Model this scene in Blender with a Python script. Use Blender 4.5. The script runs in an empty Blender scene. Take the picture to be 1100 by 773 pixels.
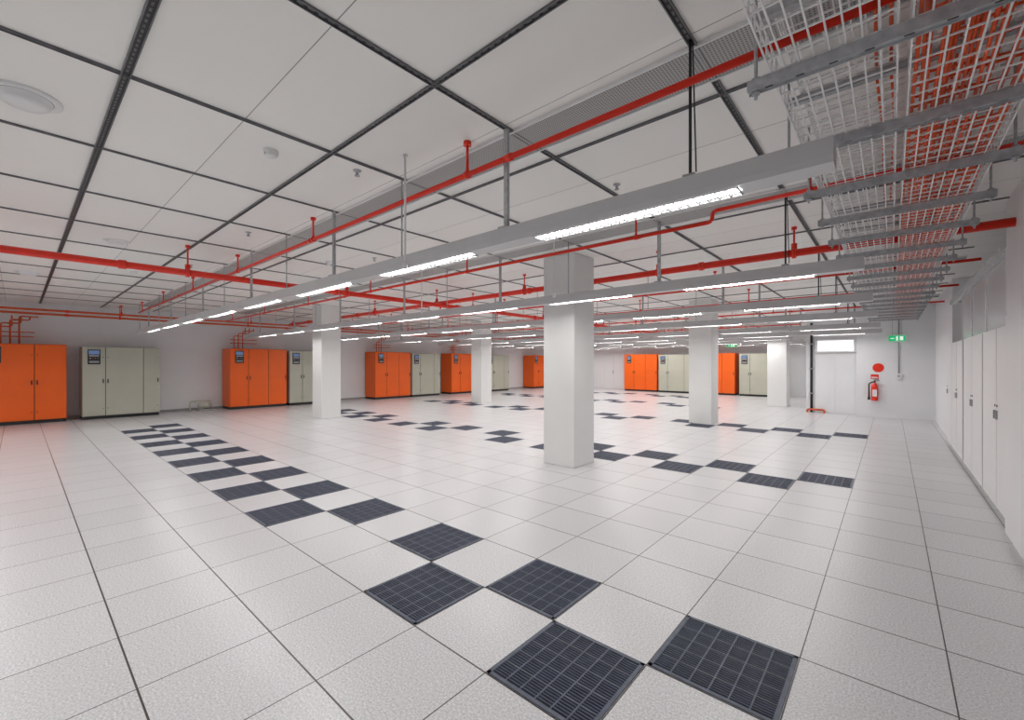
import bpy, math, random
from mathutils import Vector, Matrix
random.seed(4)
SC = bpy.context.scene
SC.view_settings.view_transform = 'Standard'
CZ = 3.27      # ceiling height

# ------------------------------------------------------------------ materials
def mat(name, col, rough=0.5, metal=0.0, noise=0.0, nscale=30.0, bump=0.0, emit=None, es=0.0, spec=0.5):
    m = bpy.data.materials.new(name); m.use_nodes = True
    nt = m.node_tree; b = nt.nodes['Principled BSDF']
    b.inputs['Base Color'].default_value = (*col, 1)
    b.inputs['Roughness'].default_value = rough
    b.inputs['Metallic'].default_value = metal
    b.inputs['Specular IOR Level'].default_value = spec
    if noise > 0 or bump > 0:
        tc = nt.nodes.new('ShaderNodeTexCoord')
        n = nt.nodes.new('ShaderNodeTexNoise'); n.inputs['Scale'].default_value = nscale
        n.inputs['Detail'].default_value = 2
        nt.links.new(tc.outputs['Object'], n.inputs['Vector'])
        if noise > 0:
            r = nt.nodes.new('ShaderNodeMapRange')
            r.inputs[1].default_value = 0.3; r.inputs[2].default_value = 0.7
            r.inputs[3].default_value = 1 - noise; r.inputs[4].default_value = 1 + noise
            nt.links.new(n.outputs[0], r.inputs[0])
            mx = nt.nodes.new('ShaderNodeVectorMath'); mx.operation = 'SCALE'
            mx.inputs[0].default_value = col
            nt.links.new(r.outputs[0], mx.inputs['Scale'])
            nt.links.new(mx.outputs[0], b.inputs['Base Color'])
        if bump > 0:
            bp = nt.nodes.new('ShaderNodeBump'); bp.inputs['Strength'].default_value = bump
            bp.inputs['Distance'].default_value = 0.01
            nt.links.new(n.outputs[0], bp.inputs['Height']); nt.links.new(bp.outputs[0], b.inputs['Normal'])
    if emit:
        b.inputs['Emission Color'].default_value = (*emit, 1)
        b.inputs['Emission Strength'].default_value = es
        if es < 5: m.cycles.emission_sampling = 'NONE'
        else: m.cycles.emission_sampling = 'FRONT'
    return m

def nmath(nt, op, a, b=None):
    n = nt.nodes.new('ShaderNodeMath'); n.operation = op
    for i, v in enumerate((a, b)):
        if v is None: continue
        if isinstance(v, (int, float)): n.inputs[i].default_value = v
        else: nt.links.new(v, n.inputs[i])
    return n.outputs[0]

def grid_mat(name, base, line, px, ox, hx, py, oy, hy, rough, speck, sscale, tilevar, spec=0.5):
    """tiles with joints: period px offset ox half-width hx, same for y"""
    m = mat(name, base, rough, spec=spec); nt = m.node_tree; b = nt.nodes['Principled BSDF']
    tc = nt.nodes.new('ShaderNodeTexCoord'); sp = nt.nodes.new('ShaderNodeSeparateXYZ')
    nt.links.new(tc.outputs['Object'], sp.inputs[0])
    def edge(s, p, o, h):
        a = nmath(nt, 'DIVIDE', nmath(nt, 'SUBTRACT', s, o), p)
        fl = nmath(nt, 'FLOOR', a)
        fr = nmath(nt, 'SUBTRACT', a, fl)
        d = nmath(nt, 'MINIMUM', fr, nmath(nt, 'SUBTRACT', 1.0, fr))
        return nmath(nt, 'LESS_THAN', nmath(nt, 'MULTIPLY', d, p), h), fl
    ex, ix = edge(sp.outputs[0], px, ox, hx); ey, iy = edge(sp.outputs[1], py, oy, hy)
    e = nmath(nt, 'MAXIMUM', ex, ey)
    cb = nt.nodes.new('ShaderNodeCombineXYZ'); nt.links.new(ix, cb.inputs[0]); nt.links.new(iy, cb.inputs[1])
    wn = nt.nodes.new('ShaderNodeTexWhiteNoise'); nt.links.new(cb.outputs[0], wn.inputs['Vector'])
    n = nt.nodes.new('ShaderNodeTexNoise'); n.inputs['Scale'].default_value = sscale; n.inputs['Detail'].default_value = 2
    nt.links.new(tc.outputs['Object'], n.inputs['Vector'])
    k = nmath(nt, 'ADD', nmath(nt, 'MULTIPLY', nmath(nt, 'SUBTRACT', wn.outputs['Value'], 0.5), tilevar),
              nmath(nt, 'MULTIPLY', nmath(nt, 'SUBTRACT', n.outputs[0], 0.5), speck))
    k = nmath(nt, 'ADD', k, 1.0)
    sc = nt.nodes.new('ShaderNodeVectorMath'); sc.operation = 'SCALE'; sc.inputs[0].default_value = base
    nt.links.new(k, sc.inputs['Scale'])
    mx = nt.nodes.new('ShaderNodeMix'); mx.data_type = 'RGBA'
    nt.links.new(e, mx.inputs['Factor']); nt.links.new(sc.outputs[0], mx.inputs['A'])
    mx.inputs['B'].default_value = (*line, 1)
    nt.links.new(mx.outputs['Result'], b.inputs['Base Color'])
    return m

X0, Y0 = -2.77, 1.585
M_floor = grid_mat('floor_laminate', (0.655, 0.65, 0.665), (0.06, 0.05, 0.045), 0.6, X0, 0.0032, 0.6, Y0, 0.0044, 0.28, 1.15, 95, 0.06, 0.45)
M_ceil = grid_mat('ceiling_panel', (0.93, 0.92, 0.885), (0.34, 0.34, 0.34), 1.28, -0.784, 0.003, 0.6175, 0.414, 0.003, 0.4, 0.02, 3, 0.05, 0.4)
M_wall = mat('wall_paint', (0.84, 0.84, 0.86), 0.6, noise=0.012, nscale=2)
M_col = mat('column_paint', (0.82, 0.82, 0.81), 0.55, noise=0.01, nscale=3)
M_orange = mat('orange_enamel', (0.95, 0.135, 0.004), 0.4, noise=0.03, nscale=2)
M_beige = mat('beige_enamel', (0.52, 0.52, 0.43), 0.42, noise=0.03, nscale=2)
M_white = mat('white_enamel', (0.82, 0.82, 0.82), 0.35, noise=0.01, nscale=3)
M_black = mat('black_plastic', (0.015, 0.015, 0.017), 0.45, noise=0.1)
M_gap = mat('shadow_gap', (0.05, 0.04, 0.038), 0.7, noise=0.1)
M_dark = mat('dark_cast_metal', (0.006, 0.008, 0.016), 0.5, noise=0.2, nscale=20, spec=0.3)
M_slat = mat('grille_slat', (0.058, 0.070, 0.115), 0.45, noise=0.2, nscale=20, spec=0.35)
M_rib = mat('grille_rib', (0.11, 0.125, 0.17), 0.45, noise=0.15, nscale=20, spec=0.35)
M_red = mat('red_pipe_paint', (0.85, 0.030, 0.010), 0.3, noise=0.05, nscale=8)
M_cop = mat('copper_orange_pipe', (0.70, 0.10, 0.02), 0.35, noise=0.08, nscale=8)
M_galv = mat('galvanised_steel', (0.46, 0.47, 0.49), 0.45, metal=0.2, noise=0.18, nscale=25)
M_slot = mat('rail_slot', (0.13, 0.13, 0.135), 0.5, noise=0.2)
M_rail = mat('rail_dark', (0.02, 0.02, 0.023), 0.5, noise=0.2)
M_lip = mat('rail_lip', (0.15, 0.15, 0.16), 0.4, metal=0.2, noise=0.2, nscale=15)
M_wire = mat('white_wire', (0.88, 0.88, 0.88), 0.4, noise=0.05)
M_rwire = mat('orange_cable', (0.95, 0.13, 0.03), 0.45, noise=0.1)
M_house = mat('luminaire_housing', (0.60, 0.60, 0.61), 0.35, noise=0.02, nscale=6)
M_plinth = mat('plinth_light', (0.6, 0.6, 0.6), 0.5, noise=0.03)
M_louv = mat('louvre_grey', (0.22, 0.22, 0.23), 0.3, noise=0.02)
M_tube = mat('fluorescent_tube', (1, 1, 1), 0.5, emit=(1.0, 0.985, 0.965), es=66)
M_screen = mat('lcd_screen', (0.10, 0.16, 0.30), 0.2, noise=0.3, nscale=20, emit=(0.2, 0.3, 0.55), es=0.3)
M_green = mat('exit_green', (0.0, 0.35, 0.12), 0.4, noise=0.1, emit=(0.02, 0.6, 0.22), es=0.5)
M_pict = mat('exit_pictogram', (0.9, 1, 0.9), 0.4, noise=0.02, emit=(0.9, 1, 0.9), es=0.6)
M_glow = mat('lit_transom_glass', (0.9, 0.9, 0.9), 0.3, noise=0.02, emit=(1, 1, 1), es=0.9)
M_grey = mat('grey_plastic', (0.35, 0.35, 0.36), 0.5, noise=0.05)
M_acr = mat('acrylic_panel', (0.84, 0.85, 0.87), 0.10, noise=0.01)
# perforated return-air strip
M_perf = mat('perforated_strip', (0.42, 0.41, 0.40), 0.5)
nt = M_perf.node_tree
tc = nt.nodes.new('ShaderNodeTexCoord'); vo = nt.nodes.new('ShaderNodeTexVoronoi'); vo.inputs['Scale'].default_value = 55
vo.inputs['Randomness'].default_value = 0.0
rp = nt.nodes.new('ShaderNodeValToRGB'); rp.color_ramp.elements[0].position = 0.28; rp.color_ramp.elements[1].position = 0.36
rp.color_ramp.elements[0].color = (0.10, 0.10, 0.10, 1); rp.color_ramp.elements[1].color = (0.46, 0.45, 0.44, 1)
nt.links.new(tc.outputs['Object'], vo.inputs['Vector']); nt.links.new(vo.outputs['Distance'], rp.inputs[0])
nt.links.new(rp.outputs[0], nt.nodes['Principled BSDF'].inputs['Base Color'])

# ------------------------------------------------------------------ mesh builder
class MB:
    def __init__(s): s.v = []; s.f = []; s.m = []; s.mats = []; s.sm = []
    def mi(s, m):
        if m not in s.mats: s.mats.append(m)
        return s.mats.index(m)
    def box(s, x0, x1, y0, y1, z0, z1, m):
        if x0 > x1: x0, x1 = x1, x0
        if y0 > y1: y0, y1 = y1, y0
        if z0 > z1: z0, z1 = z1, z0
        n = len(s.v); k = s.mi(m)
        s.v += [(x0,y0,z0),(x1,y0,z0),(x1,y1,z0),(x0,y1,z0),(x0,y0,z1),(x1,y0,z1),(x1,y1,z1),(x0,y1,z1)]
        for q in ((0,3,2,1),(4,5,6,7),(0,1,5,4),(1,2,6,5),(2,3,7,6),(3,0,4,7)):
            s.f.append(tuple(n+i for i in q)); s.m.append(k); s.sm.append(False)
    def quad_down(s, x0, x1, y0, y1, z, m):
        n = len(s.v); k = s.mi(m)
        s.v += [(x0,y0,z),(x1,y0,z),(x1,y1,z),(x0,y1,z)]
        s.f.append((n, n+3, n+2, n+1)); s.m.append(k); s.sm.append(False)
    def prism(s, prof, axis, a0, a1, m):
        """extrude a closed 2-D profile along axis 'x' (prof=(y,z))"""
        n = len(s.v); k = s.mi(m); c = len(prof)
        for a in (a0, a1):
            for p in prof:
                s.v.append((a, p[0], p[1]) if axis == 'x' else (p[0], a, p[1]))
        for i in range(c):
            j = (i+1) % c
            s.f.append((n+i, n+j, n+c+j, n+c+i)); s.m.append(k); s.sm.append(False)
        s.f.append(tuple(n+i for i in range(c))); s.m.append(k); s.sm.append(False)
        s.f.append(tuple(n+c+i for i in reversed(range(c)))); s.m.append(k); s.sm.append(False)
    def cyl(s, p, q, r, m, n=10, r2=None, caps=True):
        p = Vector(p); q = Vector(q); d = (q-p).normalized(); r2 = r if r2 is None else r2
        a = d.orthogonal().normalized(); b = d.cross(a); o = len(s.v); k = s.mi(m)
        for c, rr in ((p, r), (q, r2)):
            for i in range(n):
                t = 2*math.pi*i/n
                s.v.append(tuple(c + a*math.cos(t)*rr + b*math.sin(t)*rr))
        for i in range(n):
            j = (i+1) % n
            s.f.append((o+i, o+j, o+n+j, o+n+i)); s.m.append(k); s.sm.append(True)
        if caps:
            s.f.append(tuple(o+i for i in reversed(range(n)))); s.m.append(k); s.sm.append(False)
            s.f.append(tuple(o+n+i for i in range(n))); s.m.append(k); s.sm.append(False)
    def path(s, pts, r, m, n=10):
        """smooth-cornered tube"""
        P = [Vector(p) for p in pts]; out = [P[0]]
        for i in range(1, len(P)-1):
            a, b, c = P[i-1], P[i], P[i+1]
            rr = min(3*r, (a-b).length*0.45, (c-b).length*0.45)
            s0 = b + (a-b).normalized()*rr; s1 = b + (c-b).normalized()*rr
            for t in (0, .25, .5, .75, 1):
                out.append(s0*(1-t)**2 + b*2*t*(1-t) + s1*t*t)
        out.append(P[-1])
        for a, b in zip(out[:-1], out[1:]):
            if (b-a).length > 1e-5: s.cyl(a, b, r, m, n)
    def lathe(s, c, prof, m, n=24):
        o = len(s.v); k = s.mi(m)
        for r, z in prof:
            for i in range(n):
                t = 2*math.pi*i/n
                s.v.append((c[0]+r*math.cos(t), c[1]+r*math.sin(t), c[2]+z))
        for j in range(len(prof)-1):
            for i in range(n):
                i2 = (i+1) % n
                s.f.append((o+j*n+i, o+j*n+i2, o+(j+1)*n+i2, o+(j+1)*n+i)); s.m.append(k); s.sm.append(True)
    def mesh(s, name):
        me = bpy.data.meshes.new(name); me.from_pydata(s.v, [], s.f)
        for m in s.mats: me.materials.append(m)
        me.polygons.foreach_set('material_index', s.m); me.polygons.foreach_set('use_smooth', s.sm)
        me.update(); return me
    def build(s, name, loc=(0,0,0), rz=0, bevel=0):
        o = bpy.data.objects.new(name, s.mesh(name)); SC.collection.objects.link(o)
        o.location = loc; o.rotation_euler = (0, 0, rz)
        if bevel:
            b = o.modifiers.new('bevel', 'BEVEL'); b.width = bevel; b.segments = 2; b.limit_method = 'ANGLE'
        return o

def simple_box(name, x0, x1, y0, y1, z0, z1, m):
    b = MB(); b.box(x0, x1, y0, y1, z0, z1, m); return b.build(name)

# ------------------------------------------------------------------ room shell
XL, XR, YB, YF = -17.9, 1.45, 24.4, -4.0
simple_box('floor', XL-.2, XR+.2, YF-.2, YB+.2, -0.1, 0.0, M_floor)
simple_box('ceiling', XL-.2, XR+.2, YF-.2, YB+.2, CZ, CZ+0.1, M_ceil)
simple_box('wall_left', XL-.2, XL, YF, YB, 0, CZ, M_wall)
simple_box('wall_back', XL-.2, XR+.2, YB, YB+.2, 0, CZ, M_wall)
simple_box('wall_front', XL-.2, XR+.2, YF-.2, YF, 0, CZ, M_wall)
simple_box('wall_right', XR, XR+.2, YF, YB, 0, CZ, M_wall)
simple_box('wall_right_pier', 0.92, XR, 12.25, 16.65, 0, CZ, M_wall)
# exit lobby at the back right
b = MB(); b.box(-0.78, XR, 16.65, YB, 0, CZ, M_wall); b.build('wall_lobby')
b = MB(); b.box(-2.1, -0.78, 17.1, YB, 0, CZ, M_wall)
b.build('wall_alcove')
b = MB(); b.box(-1.85, -0.80, 17.03, 17.1, 1.93, 2.36, M_white); b.box(-1.78, -0.87, 17.02, 17.03, 1.98, 2.31, M_glow)
b.build('window_1')
b = MB(); b.box(-1.85, -0.80, 17.04, 17.1, 0.0, 1.90, M_white); b.box(-1.80, -1.335, 17.03, 17.04, 0.03, 1.86, M_wall)
b.box(-1.325, -0.85, 17.03, 17.04, 0.03, 1.86, M_wall); b.build('door_1')
b = MB(); b.box(-13.6, -12.2, YB-.05, YB, 0, 2.2, M_white); b.box(-13.54, -12.92, YB-.065, YB-.05, .01, 2.14, M_wall)  # plain white door on the back wall, stands in for pale panels
b.box(-12.90, -12.26, YB-.065, YB-.05, .01, 2.14, M_wall); b.box(-12.98, -12.95, YB-.09, YB-.065, .95, 1.15, M_grey); b.build('back_wall_door')
b = MB(); b.box(XL, XL+.012, YF, YB, 0, 0.07, M_grey); b.build('baseboard_left')

# ceiling rails (strut channels)
def rail_y(x, w, name):    # runs along Y
    b = MB(); b.box(x-w/2, x+w/2, YF, YB if x < -2.1 else 16.6, CZ-.006, CZ, M_rail)
    for sx in (-1, 1): b.box(x+sx*w/2-.003, x+sx*w/2+.003, YF, YB if x < -2.2 else 16.6, CZ-.014, CZ, M_lip)
    if x > -3.5:
        y = -1.0
        while y < 9: b.box(x-.005, x+.005, y, y+.03, CZ-.008, CZ-.005, M_slot); y += .05
    b.build(name)
def rail_x(y, w, name, x1=0.9):
    b = MB(); b.box(XL, x1, y-w/2, y+w/2, CZ-.007, CZ, M_rail)
    for sy in (-1, 1): b.box(XL, x1, y+sy*w/2-.003, y+sy*w/2+.003, CZ-.015, CZ, M_lip)
    if y < 2:
        x = -9
        while x < .5: b.box(x, x+.03, y-.005, y+.005, CZ-.009, CZ-.006, M_slot); x += .05
    b.build(name)
for k in range(13):
    w = (0.034, 0.032, 0.020)[min(k, 2)] if k < 3 else 0.012
    rail_y(-0.784-1.28*k, w, 'ceiling_rail')
for k in range(-1, 18):
    y = 0.414+1.235*k
    w = {0: .040, 1: .026, 2: .016}.get(k, .009)
    rail_x(y, w, 'ceiling_rail', 0.9 if y < 16.6 else -2.1)
for y in (2.36, 4.83, 9.77, 14.7):
    b = MB(); b.box(-16.5, 0.9, y, y+.33, CZ-.012, CZ, M_perf)
    b.box(-16.5, .9, y-.012, y, CZ-.02, CZ, M_white); b.box(-16.5, .9, y+.33, y+.342, CZ-.02, CZ, M_white)
    b.build('return_air_grille')

# ------------------------------------------------------------------ columns
def column(x, y, w=.58):
    b = MB(); b.box(x-w, x, y, y+w, 0, CZ, M_col); b.build('column', bevel=0.012)
for x, y in ((-3.6, 5.54), (-12.2, 5.7), (-3.5, 11.85), (-12.2, 12.1), (-12.2, 18.4)): column(x, y)
column(-2.85, 18.4, .62)

# ------------------------------------------------------------------ perforated floor tiles
def perf_tile(b, i, m, hi=True):
    x = X0+.6*i; y = Y0+.6*m; g = .006
    x0, x1, y0, y1 = x+g, x+.6-g, y+g, y+.6-g
    b.box(x0, x1, y0, y1, 0, .0015, M_dark)
    f = .020
    for q in ((x0, x1, y0, y0+f), (x0, x1, y1-f, y1), (x0, x0+f, y0, y1), (x1-f, x1, y0, y1)):
        b.box(*q, 0, .006, M_rib)
    n = 30 if hi else 12
    L = y1-y0-2*f
    for k in range(1, n):
        yy = y0+f+L*k/n
        if hi and k % 6 == 0:
            b.box(x0+f, x1-f, yy-.0045, yy+.0045, 0.001, .0054, M_rib)
        else:
            b.box(x0+f, x1-f, yy-L/n*.22, yy+L/n*.22, 0.001, .0050, M_slat)
    for k in range(1, 6):
        xx = x0+f+(x1-x0-2*f)*k/6
        b.box(xx-.0035, xx+.0035, y0+f, y1-f, 0.001, .0056, M_rib)
def strip(m, skip=(), lo=-19, hi=3):
    b = MB()
    for i in range(lo, hi+1):
        r = m if i % 2 == 0 else m+1
        if i in skip: continue
        perf_tile(b, i, r, m < 10)
    b.build('perforated_floor_tiles')
strip(0, skip=(-2,))
strip(8, skip=(-5, -8, -13), lo=-19)
strip(16, skip=(-4, -9, -10, -15), lo=-20)
strip(24, skip=(-8, -13), lo=-21, hi=-4)
strip(31, skip=(-12, -17), lo=-21, hi=-8)

# ------------------------------------------------------------------ cooling cabinets
def crac(name, w, H, m, seams, loc, rz, disp=0):
    D = .83; b = MB()
    b.box(.02, w-.02, .03, D, 0, .09, M_black)
    b.box(0, w, .02, D, .09, H, m)
    e = [0]+[s*w for s in seams]+[w]
    b.box(.006, w-.006, .012, .02, .1, H-.01, M_gap)
    for i, (a, c) in enumerate(zip(e[:-1], e[1:])):
        b.box(a+.008, c-.008, -.005, .014, .10, H-.015, m)
        hx = c-.05 if i % 2 == 0 else a+.05
        b.box(hx-.012, hx+.012, -.022, -.004, 1.02, 1.14, M_black)
        for hz in (.3, H-.3):
            b.cyl((hx, -.012, hz), (hx, -.004, hz), .012, M_black, 8)
    a, c = e[disp], e[disp+1]; dx = (a+c)/2
    b.box(dx-.13, dx+.13, -.025, -.004, H-.50, H-.08, M_black)
    b.box(dx-.11, dx+.11, -.03, -.024, H-.22, H-.11, M_screen)
    b.box(dx-.10, dx+.10, -.03, -.024, H-.27, H-.25, M_white)
    for k in range(4): b.cyl((dx-.08+.053*k, -.03, H-.33), (dx-.08+.053*k, -.024, H-.33), .014, (M_white, M_red, M_grey, M_grey)[k], 8)
    b.box(dx-.10, dx+.10, -.03, -.024, H-.46, H-.40, M_grey)
    return b.build(name, loc, rz)
XC = -17.0
R9 = math.pi/2
OR = [(-1.1, .89, (.7,), 0), (4.78, 6.63, (.31, .66), 0), (10.32, 12.17, (.31, .66), 0), (14.7, 16.6, (.31, .66), 0), (21.5, 23.1, (.31, .66), 0)]
GR = [(1.19, 2.90), (6.73, 8.43), (12.27, 13.96), (17.35, 19.15)]
for a, c, s, d in OR: crac('orange_cooling_cabinet', c-a, 2.10, M_orange, s, (XC, a, 0), R9, d)
for a, c in GR: crac('beige_cooling_cabinet', c-a, 2.06, M_beige, (.28, .77), (XC, a, 0), R9, 0)
YC = 23.3
for a, c in ((-11.7, -9.75), (-7.55, -5.8)): crac('orange_cooling_cabinet', c-a, 2.10, M_orange, (.31, .66), (a, YC, 0), 0, 0)
for a, c in ((-9.65, -7.84), (-5.6, -3.9)): crac('beige_cooling_cabinet', c-a, 2.06, M_beige, (.28, .77), (a, YC, 0), 0, 0)

# pipe risers above the cabinets
def risers(y, n=3):
    b = MB()
    for k in range(n):
        yy = y+.16*k; xx = -17.35-.07*k
        b.path([(xx, yy, 2.101), (xx, yy, 2.55+.1*k), (xx, yy+.35, 2.55+.1*k), (xx, yy+.35, 2.85)], .018, M_cop, 8)
    for z in (2.3, 2.42): b.cyl((-17.42, y-.1, z), (-17.42, y+.75, z), .014, M_cop, 8)
    b.build('coolant_riser_pipes')
risers(-.45, 4); risers(5.0); risers(10.6); risers(15.0)

# ------------------------------------------------------------------ red pipework
def hanger(b, x, y, z, r, along):
    b.cyl((x, y, z), (x, y, CZ), .011, M_red, 8)
    b.cyl((x, y, CZ-.03), (x, y, CZ), .03, M_red, 12)
    d = Vector((1, 0, 0)) if along == 'x' else Vector((0, 1, 0))
    c = Vector((x, y, z))
    b.cyl(c-d*.02, c+d*.02, r*1.45, M_red, 14)
    b.cyl((x, y, z+r), (x, y, z+r*2.6), r*.7, M_red, 10)
def pipe_x(y, x0, x1, z, r, hx, name='sprinkler_pipe', step=None):
    b = MB()
    if step: b.path([(x1, y, z+.10), (step, y, z+.10), (step, y, z), (x0, y, z)], r, M_red, 12)
    else: b.cyl((x0, y, z), (x1, y, z), r, M_red, 12)
    for x in hx: hanger(b, x, y, z+(.10 if step and x > step else 0), r, 'x')
    x = x0+1.5
    while x < x1:
        if not step or abs(x-step) > .2:
            zz = z+(.10 if step and x > step else 0)
            b.cyl((x-.03, y, zz), (x+.03, y, zz), r*1.3, M_red, 14)
        x += 3.1
    b.build(name)
hx0 = [-2.42-2.6*k for k in range(6)]
pipe_x(2.25, -15.9, 1.44, 3.02, .020, hx0)
pipe_x(4.29, -15.9, 0.9, 2.915, .018, [-.5]+[x+.4 for x in hx0], step=-1.26)
pipe_x(6.32, -15.9, 0.9, 2.95, .045, [-.9]+[x-.2 for x in hx0])
for y in (8.4, 10.9, 13.6, 16.2, 18.2, 21.2):
    pipe_x(y, -15.9, .9 if y < 14 else -2.4, 2.97, .02, hx0)
def pipe_y(x, y0, y1, z, r, m, name, hy):
    b = MB(); b.cyl((x, y0, z), (x, y1, z), r, m, 12)
    for y in hy: hanger(b, x, y, z, r, 'y')
    y = y0+2
    while y < y1: b.cyl((x, y-.04, z), (x, y+.04, z), r*1.3, M_red, 14); y += 2.9
    b.build(name)
pipe_y(-7.55, YF, 22.5, 2.88, .045, M_red, 'sprinkler_main_pipe', [1.6, 4.0, 7.2, 10, 13, 16, 19])
pipe_y(-16.9, YF, 22.5, 3.0, .03, M_cop, 'coolant_pipe', [2.0+3.4*k for k in range(6)])
pipe_y(-17.2, YF, 22.5, 2.92, .03, M_cop, 'coolant_pipe', [2.0+3.4*k for k in range(6)])

# ------------------------------------------------------------------ pendant luminaires
def luminaire(y, x0=-16.2, x1=-.18):
    b = MB(); zt, zb = 2.545, 2.430
    prof = [(y-.065, zb), (y-.065, zb+.03), (y-.050, zt), (y+.050, zt), (y+.065, zb+.03), (y+.065, zb)]
    b.prism(prof, 'x', x0, x1, M_house)
    x = x1-.37
    while x-1.22 > x0:
        xa, xb = x-1.22, x
        b.quad_down(xa, xb, y-.026, y+.026, zb-.002, M_tube)
        for s in (-1, 1): b.box(xa, xb, y+s*.058-.006, y+s*.058+.006, zb-.010, zb, M_white)
        if -1 < y < 6:
            n = 24
            for k in range(n+1):
                q = xa+1.22*k/n; b.box(q-.004, q+.004, y-.052, y+.052, zb-.010, zb-.003, M_louv)
        x -= 1.87
    for k in range(13):
        xr = -0.784-1.28*k
        if xr < x0: break
        if k == 0:
            b.cyl((xr, y, zt), (xr, y, CZ), .008, M_black, 8); b.box(xr-.03, xr+.03, y-.03, y+.03, zt, zt+.02, M_grey)
            b.cyl((xr+.03, y, zt+.03), (xr+.012, y, CZ), .004, M_black, 6)
        elif k % 2 == 1:
            b.box(xr-.017, xr+.017, y-.012, y+.012, zt, CZ, M_galv)
            b.box(xr-.04, xr+.04, y-.05, y+.05, zt, zt+.012, M_galv)
        else:
            b.cyl((xr, y, zt), (xr, y, CZ), .007, M_galv, 8)
    b.build('pendant_strip_light')
for y in (-3.1, -.5, 2.30, 5.0, 7.6, 10.2, 13.2, 15.7): luminaire(y)  # first two runs are out of view, added to brighten the near end
for y in (17.9, 20.4, 22.6): luminaire(y, -16.2, -2.6)

# ------------------------------------------------------------------ cable trays on trapeze struts
ZB = 2.79
b = MB()
y = -.31
bars = []
while y < 16.3: bars.append(y); y += .805
for y in bars:
    x0, x1 = -.47, .56
    b.box(x0, x1, y-.017, y+.017, ZB-.020, ZB+.010, M_galv)
    b.box(x0, x1, y-.021, y-.017, ZB-.029, ZB+.018, M_galv); b.box(x0, x1, y+.017, y+.021, ZB-.029, ZB+.018, M_galv)
    for q in range(9):
        xx = x0+.08+q*.11
        b.box(xx-.014, xx+.014, y-.007, y+.007, ZB-.0215, ZB-.0195, M_gap)
    for x in (x0+.03, x1-.03):
        b.cyl((x, y, ZB-.06), (x, y, CZ), .007, M_galv, 8)
        b.cyl((x, y, ZB-.039), (x, y, ZB-.029), .018, M_galv, 6)
        b.cyl((x, y, ZB+.018), (x, y, ZB+.030), .018, M_galv, 6)
b.build('trapeze_support')
def basket(x0, x1, y0, y1, z, h, step, m, r=.0032, sx=.05):
    b = MB()
    n = int(round((x1-x0)/sx))
    for k in range(n+1):
        xx = x0+(x1-x0)*k/n; b.box(xx-r, xx+r, y0, y1, z-r, z+r, m)
    for zz in (z+h*.5, z+h):
        for xx in (x0, x1): b.box(xx-r, xx+r, y0, y1, zz-r, zz+r, m)
    y = y0
    while y < y1:
        b.box(x0, x1, y-r, y+r, z+r, z+3*r, m)
        for xx in (x0, x1): b.box(xx-r, xx+r, y-r, y+r, z, z+h, m)
        y += step
    return b
basket(-.38, .02, -1, 16.4, ZB+.022, .11, .1, M_wire).build('wire_basket_tray')
basket(.06, .46, -1, 16.4, ZB+.022, .11, .1, M_wire).build('wire_basket_tray')
b2 = basket(-.38, .46, -1, 16.4, 3.10, .08, .1, M_wire)
for y in bars:
    b2.box(-.45, .54, y-.018, y+.018, 3.055, 3.094, M_galv)
b2.build('wire_basket_tray')
b = MB()
for k in range(16):
    xx = .075+.0235*k
    pts = []
    y = -1.0
    while y < 16.3:
        pts.append((xx+random.uniform(-.010, .010), y, ZB+.041+.012*(k % 3)+random.uniform(0, .004))); y += .8
    for p, q in zip(pts[:-1], pts[1:]): b.cyl(p, q, .0068, M_rwire, 6)
for k in range(8):
    xx = -.05+.06*k; pts = []; y = -1.0
    while y < 16.3: pts.append((xx+random.uniform(-.012, .012), y, 3.12)); y += .8
    for p, q in zip(pts[:-1], pts[1:]): b.cyl(p, q, .0068, M_rwire, 6)
y = 0.0
while y < 16:
    d = random.uniform(-.12, .12)
    b.cyl((.08, y, ZB+.088), (.44, y+d, ZB+.088), .006, M_rwire, 6); y += .11
b.build('orange_cable_bundle')

# ------------------------------------------------------------------ right-hand cupboards
def cupboard(y0, y1, x, H, n):
    b = MB(); b.box(x+.03, 1.40, y0, y1, 0, .06, M_plinth); b.box(x+.015, 1.40, y0, y1, .06, H, M_white)
    b.box(x+.008, x+.015, y0+.004, y1-.004, .065, H-.01, M_gap)
    w = (y1-y0)/n
    for k in range(n):
        a, c = y0+w*k+.010, y0+w*(k+1)-.010
        b.box(x-.008, x+.010, a, c, .07, H-.014, M_white)
        hy = c-.05 if k % 2 == 0 else a+.05
        b.box(x-.024, x-.008, hy-.015, hy+.015, 1.00, 1.09, M_grey)
        b.cyl((x-.014, hy, 1.14), (x-.008, hy, 1.14), .012, M_black, 8)
    b.build('storage_cupboard')
cupboard(5.95, 7.75, .85, 1.97, 2); cupboard(7.8, 9.6, .85, 1.97, 2); cupboard(9.75, 12.15, .85, 1.97, 3)
cupboard(3.9, 5.86, .78, 2.03, 2); cupboard(-1, 3.8, .85, 1.97, 4)
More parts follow.
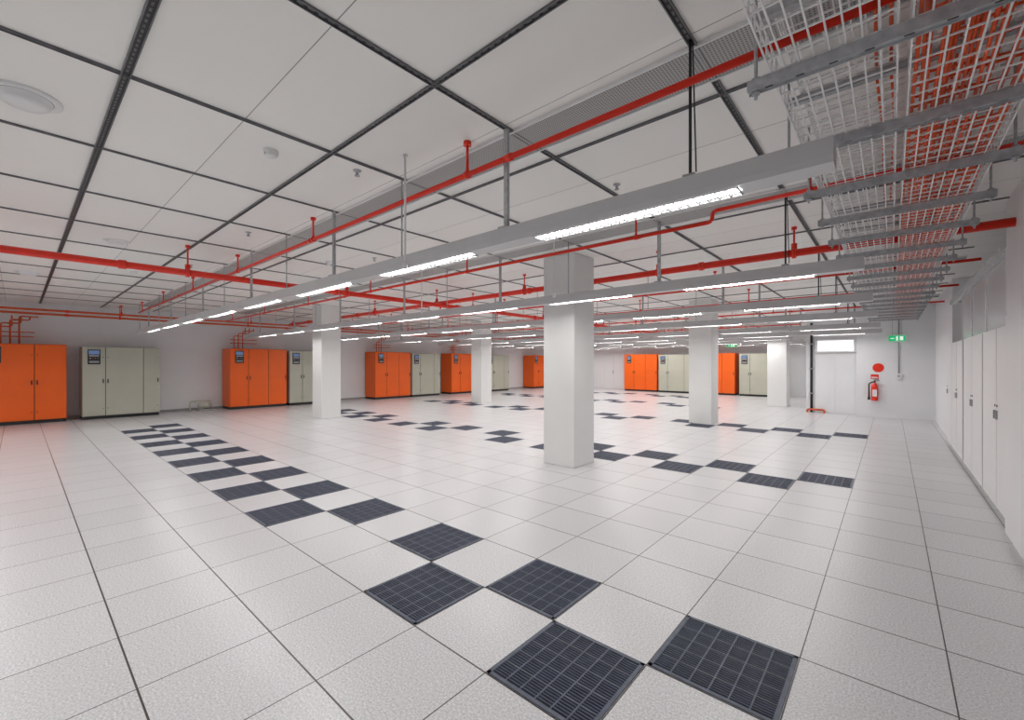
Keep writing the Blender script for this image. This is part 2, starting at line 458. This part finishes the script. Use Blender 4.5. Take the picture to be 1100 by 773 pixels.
# acrylic screen over the cupboards
b = MB(); b.box(.92, .945, 6.8, 10.6, 1.975, 2.72, M_acr)
for y in (6.8, 8.1, 9.4, 10.57): b.box(.905, .95, y, y+.03, 1.972, 2.74, M_white)
b.build('acrylic_screen')
b = MB(); b.box(.90, XR, 3.0, 6.75, 2.78, CZ, M_white); b.box(.90, .93, 5.9, 6.75, 1.975, 2.78, M_white); b.build('ceiling_bulkhead')
b = MB(); b.box(.90, .96, 6.76, 12.24, 2.75, 2.80, M_white)
y = 6.8
while y < 12.2: b.box(.87, .90, y, y+.02, 2.74, 2.80, M_white); b.box(.87, .88, y, y+.02, 2.80, 2.83, M_white); y += .16
for y in (7.2, 9.5, 11.9): b.box(.94, XR, y, y+.04, 2.76, 2.79, M_galv)
b.build('cable_hook_rail')

# ------------------------------------------------------------------ ceiling fittings
def ceil_disc(name, x, y, R):
    b = MB()
    b.lathe((x, y, CZ), [(R, 0), (R, -.012), (R*.93, -.02), (R*.80, -.012), (R*.72, -.014), (R*.66, -.045), (R*.55, -.06), (R*.3, -.066), (0.001, -.068)], M_white, 36)
    b.lathe((x, y, CZ), [(R*.78, -.0121), (R*.74, -.0141)], M_grey, 36)
    b.build(name)
ceil_disc('round_ceiling_diffuser', -4.10, .03, .17); ceil_disc('round_ceiling_diffuser', -11.95, .13, .17)
ceil_disc('round_ceiling_diffuser', -8.0, .9, .14)
def smoke(x, y):
    b = MB(); b.lathe((x, y, CZ), [(.055, 0), (.055, -.015), (.045, -.02), (.045, -.04), (.03, -.052), (0.001, -.054)], M_white, 24)
    b.box(x-.01, x+.01, y-.046, y+.046, CZ-.036, CZ-.024, M_grey); b.build('smoke_detector')
for p in ((-3.69, 1.32), (-7.0, 3.4), (-10.4, 1.4), (-6.0, 9)): smoke(*p)
def sprinkler(x, y):
    b = MB(); b.lathe((x, y, CZ), [(.035, 0), (.033, -.008), (.012, -.012), (.012, -.035), (.022, -.045), (.022, -.05), (0.001, -.05)], M_galv, 18)
    b.build('sprinkler_head')
for p in ((-3.5, 1.95), (-1.94, 3.71), (-6.2, 1.95), (-6.2, 3.75), (-9, 1.95), (-4.9, 7.0)): sprinkler(*p)
# white dropper conduits
for (x, y, z) in ((-2.95, 2.06, 2.40), (-3.3, 4.6, 2.5), (-6.1, 4.6, 2.5)):
    b = MB(); b.cyl((x, y, z), (x, y, CZ), .009, M_white, 10); b.cyl((x, y, z-.05), (x, y, z), .02, M_white, 14)
    b.cyl((x, y, CZ-.015), (x, y, CZ), .02, M_white, 14); b.build('ceiling_dropper_conduit')

# ------------------------------------------------------------------ back-right wall fittings
YW = 16.65
b = MB(); x = -.36
b.lathe((x, YW-.10, .50), [(0.001, 0), (.075, .0), (.08, .02), (.08, .40), (.065, .46), (.03, .50), (.025, .54), (0.001, .54)], M_red, 24)
b.box(x-.02, x+.02, YW-.13, YW-.07, 1.03, 1.07, M_black); b.box(x-.02, x+.11, YW-.11, YW-.09, 1.07, 1.09, M_black)
b.box(x-.02, x+.10, YW-.11, YW-.09, 1.11, 1.125, M_black)
b.path([(x-.02, YW-.1, 1.05), (x-.13, YW-.1, 1.0), (x-.13, YW-.1, .65)], .018, M_black, 8)
b.cyl((x-.13, YW-.1, .65), (x-.13, YW-.1, .52), .018, M_black, 10, .035)
b.box(x-.05, x+.05, YW-.187, YW-.18, .62, .82, M_white)
b.box(x-.03, x+.03, YW-.03, YW, .5, 1.02, M_grey); b.build('fire_extinguisher')
b = MB(); b.cyl((-.28, YW-.012, 1.46), (-.28, YW, 1.46), .13, M_red, 28); b.box(-.31, -.25, YW-.016, YW-.012, 1.42, 1.50, M_red)
b.build('extinguisher_location_sign')
b = MB(); b.box(-.45, -.27, YW-.008, YW, 1.13, 1.26, M_red); b.box(-.43, -.29, YW-.011, YW-.008, 1.15, 1.19, M_white); b.build('fire_notice_label')
def exit_sign(x, y, z, w=.36):
    b = MB(); b.box(x-w/2-.02, x+w/2+.02, y-.03, y+.03, z-.10, z+.10, M_white)
    for s in (-1, 1):
        yy = y+s*.031; b.box(x-w/2, x+w/2, yy-.002, yy+.002, z-.08, z+.08, M_green)
        yq = y+s*.034
        b.box(x-.02, x+.02, yq-.002, yq+.002, z-.06, z+.03, M_pict); b.box(x-.015, x+.02, yq-.002, yq+.002, z+.035, z+.06, M_pict)
        b.box(x-.14, x-.06, yq-.002, yq+.002, z-.012, z+.012, M_pict); b.box(x+.06, x+.13, yq-.002, yq+.002, z-.055, z+.055, M_pict)
    for q in (-.1, .1): b.cyl((x+q, y, z+.1), (x+q, y, CZ), .006, M_galv, 8)
    b.build('exit_sign')
exit_sign(0.13, 16.52, 2.30); exit_sign(-5.6, 22.0, 2.42, .42)
b = MB(); b.cyl((.17, YW-.02, 1.3), (.17, YW-.02, CZ), .014, M_grey, 10); b.box(.11, .23, YW-.05, YW, 1.14, 1.30, M_white); b.box(.15, .19, YW-.058, YW-.05, 1.2, 1.25, M_grey)
b.build('conduit_switch')
b = MB(); b.cyl((-1.95, 17.05, 0), (-1.95, 17.05, 2.9), .035, M_black, 12)
for z in (.6, 1.4, 2.2): b.box(-2.01, -1.89, 17.01, 17.1, z, z+.03, M_galv)
b.build('black_riser_cable')
b = MB(); b.path([(-2.05, 16.95, .0), (-2.05, 16.95, .10), (-1.6, 16.95, .10), (-1.6, 16.95, 0)], .03, M_cop, 10); b.build('floor_pipe_loop')

# condensate pump by the left wall
b = MB(); b.box(-17.55, -17.25, 3.95, 4.35, 0, .06, M_grey)
b.cyl((-17.4, 3.98, .17), (-17.4, 4.28, .17), .09, M_beige, 16); b.cyl((-17.4, 4.28, .17), (-17.4, 4.36, .17), .06, M_galv, 14)
b.path([(-17.4, 4.32, .2), (-17.4, 4.32, .33), (-17.4, 3.75, .33), (-17.4, 3.75, 0)], .025, M_beige, 10)
b.box(-17.46, -17.34, 4.0, 4.1, .0, .12, M_grey); b.build('condensate_pump')

# ------------------------------------------------------------------ camera and world
w = bpy.data.worlds.new('world'); SC.world = w; w.use_nodes = True
w.node_tree.nodes['Background'].inputs[0].default_value = (.8, .85, .9, 1)
cam = bpy.data.cameras.new('camera'); co = bpy.data.objects.new('camera', cam); SC.collection.objects.link(co)
co.location = (0, 0, 1.59); co.rotation_euler = (math.pi/2, 0, math.radians(41.2))
cam.sensor_width = 36; cam.lens = 465/1100*36; cam.shift_y = .0032; cam.clip_start = .05
SC.camera = co
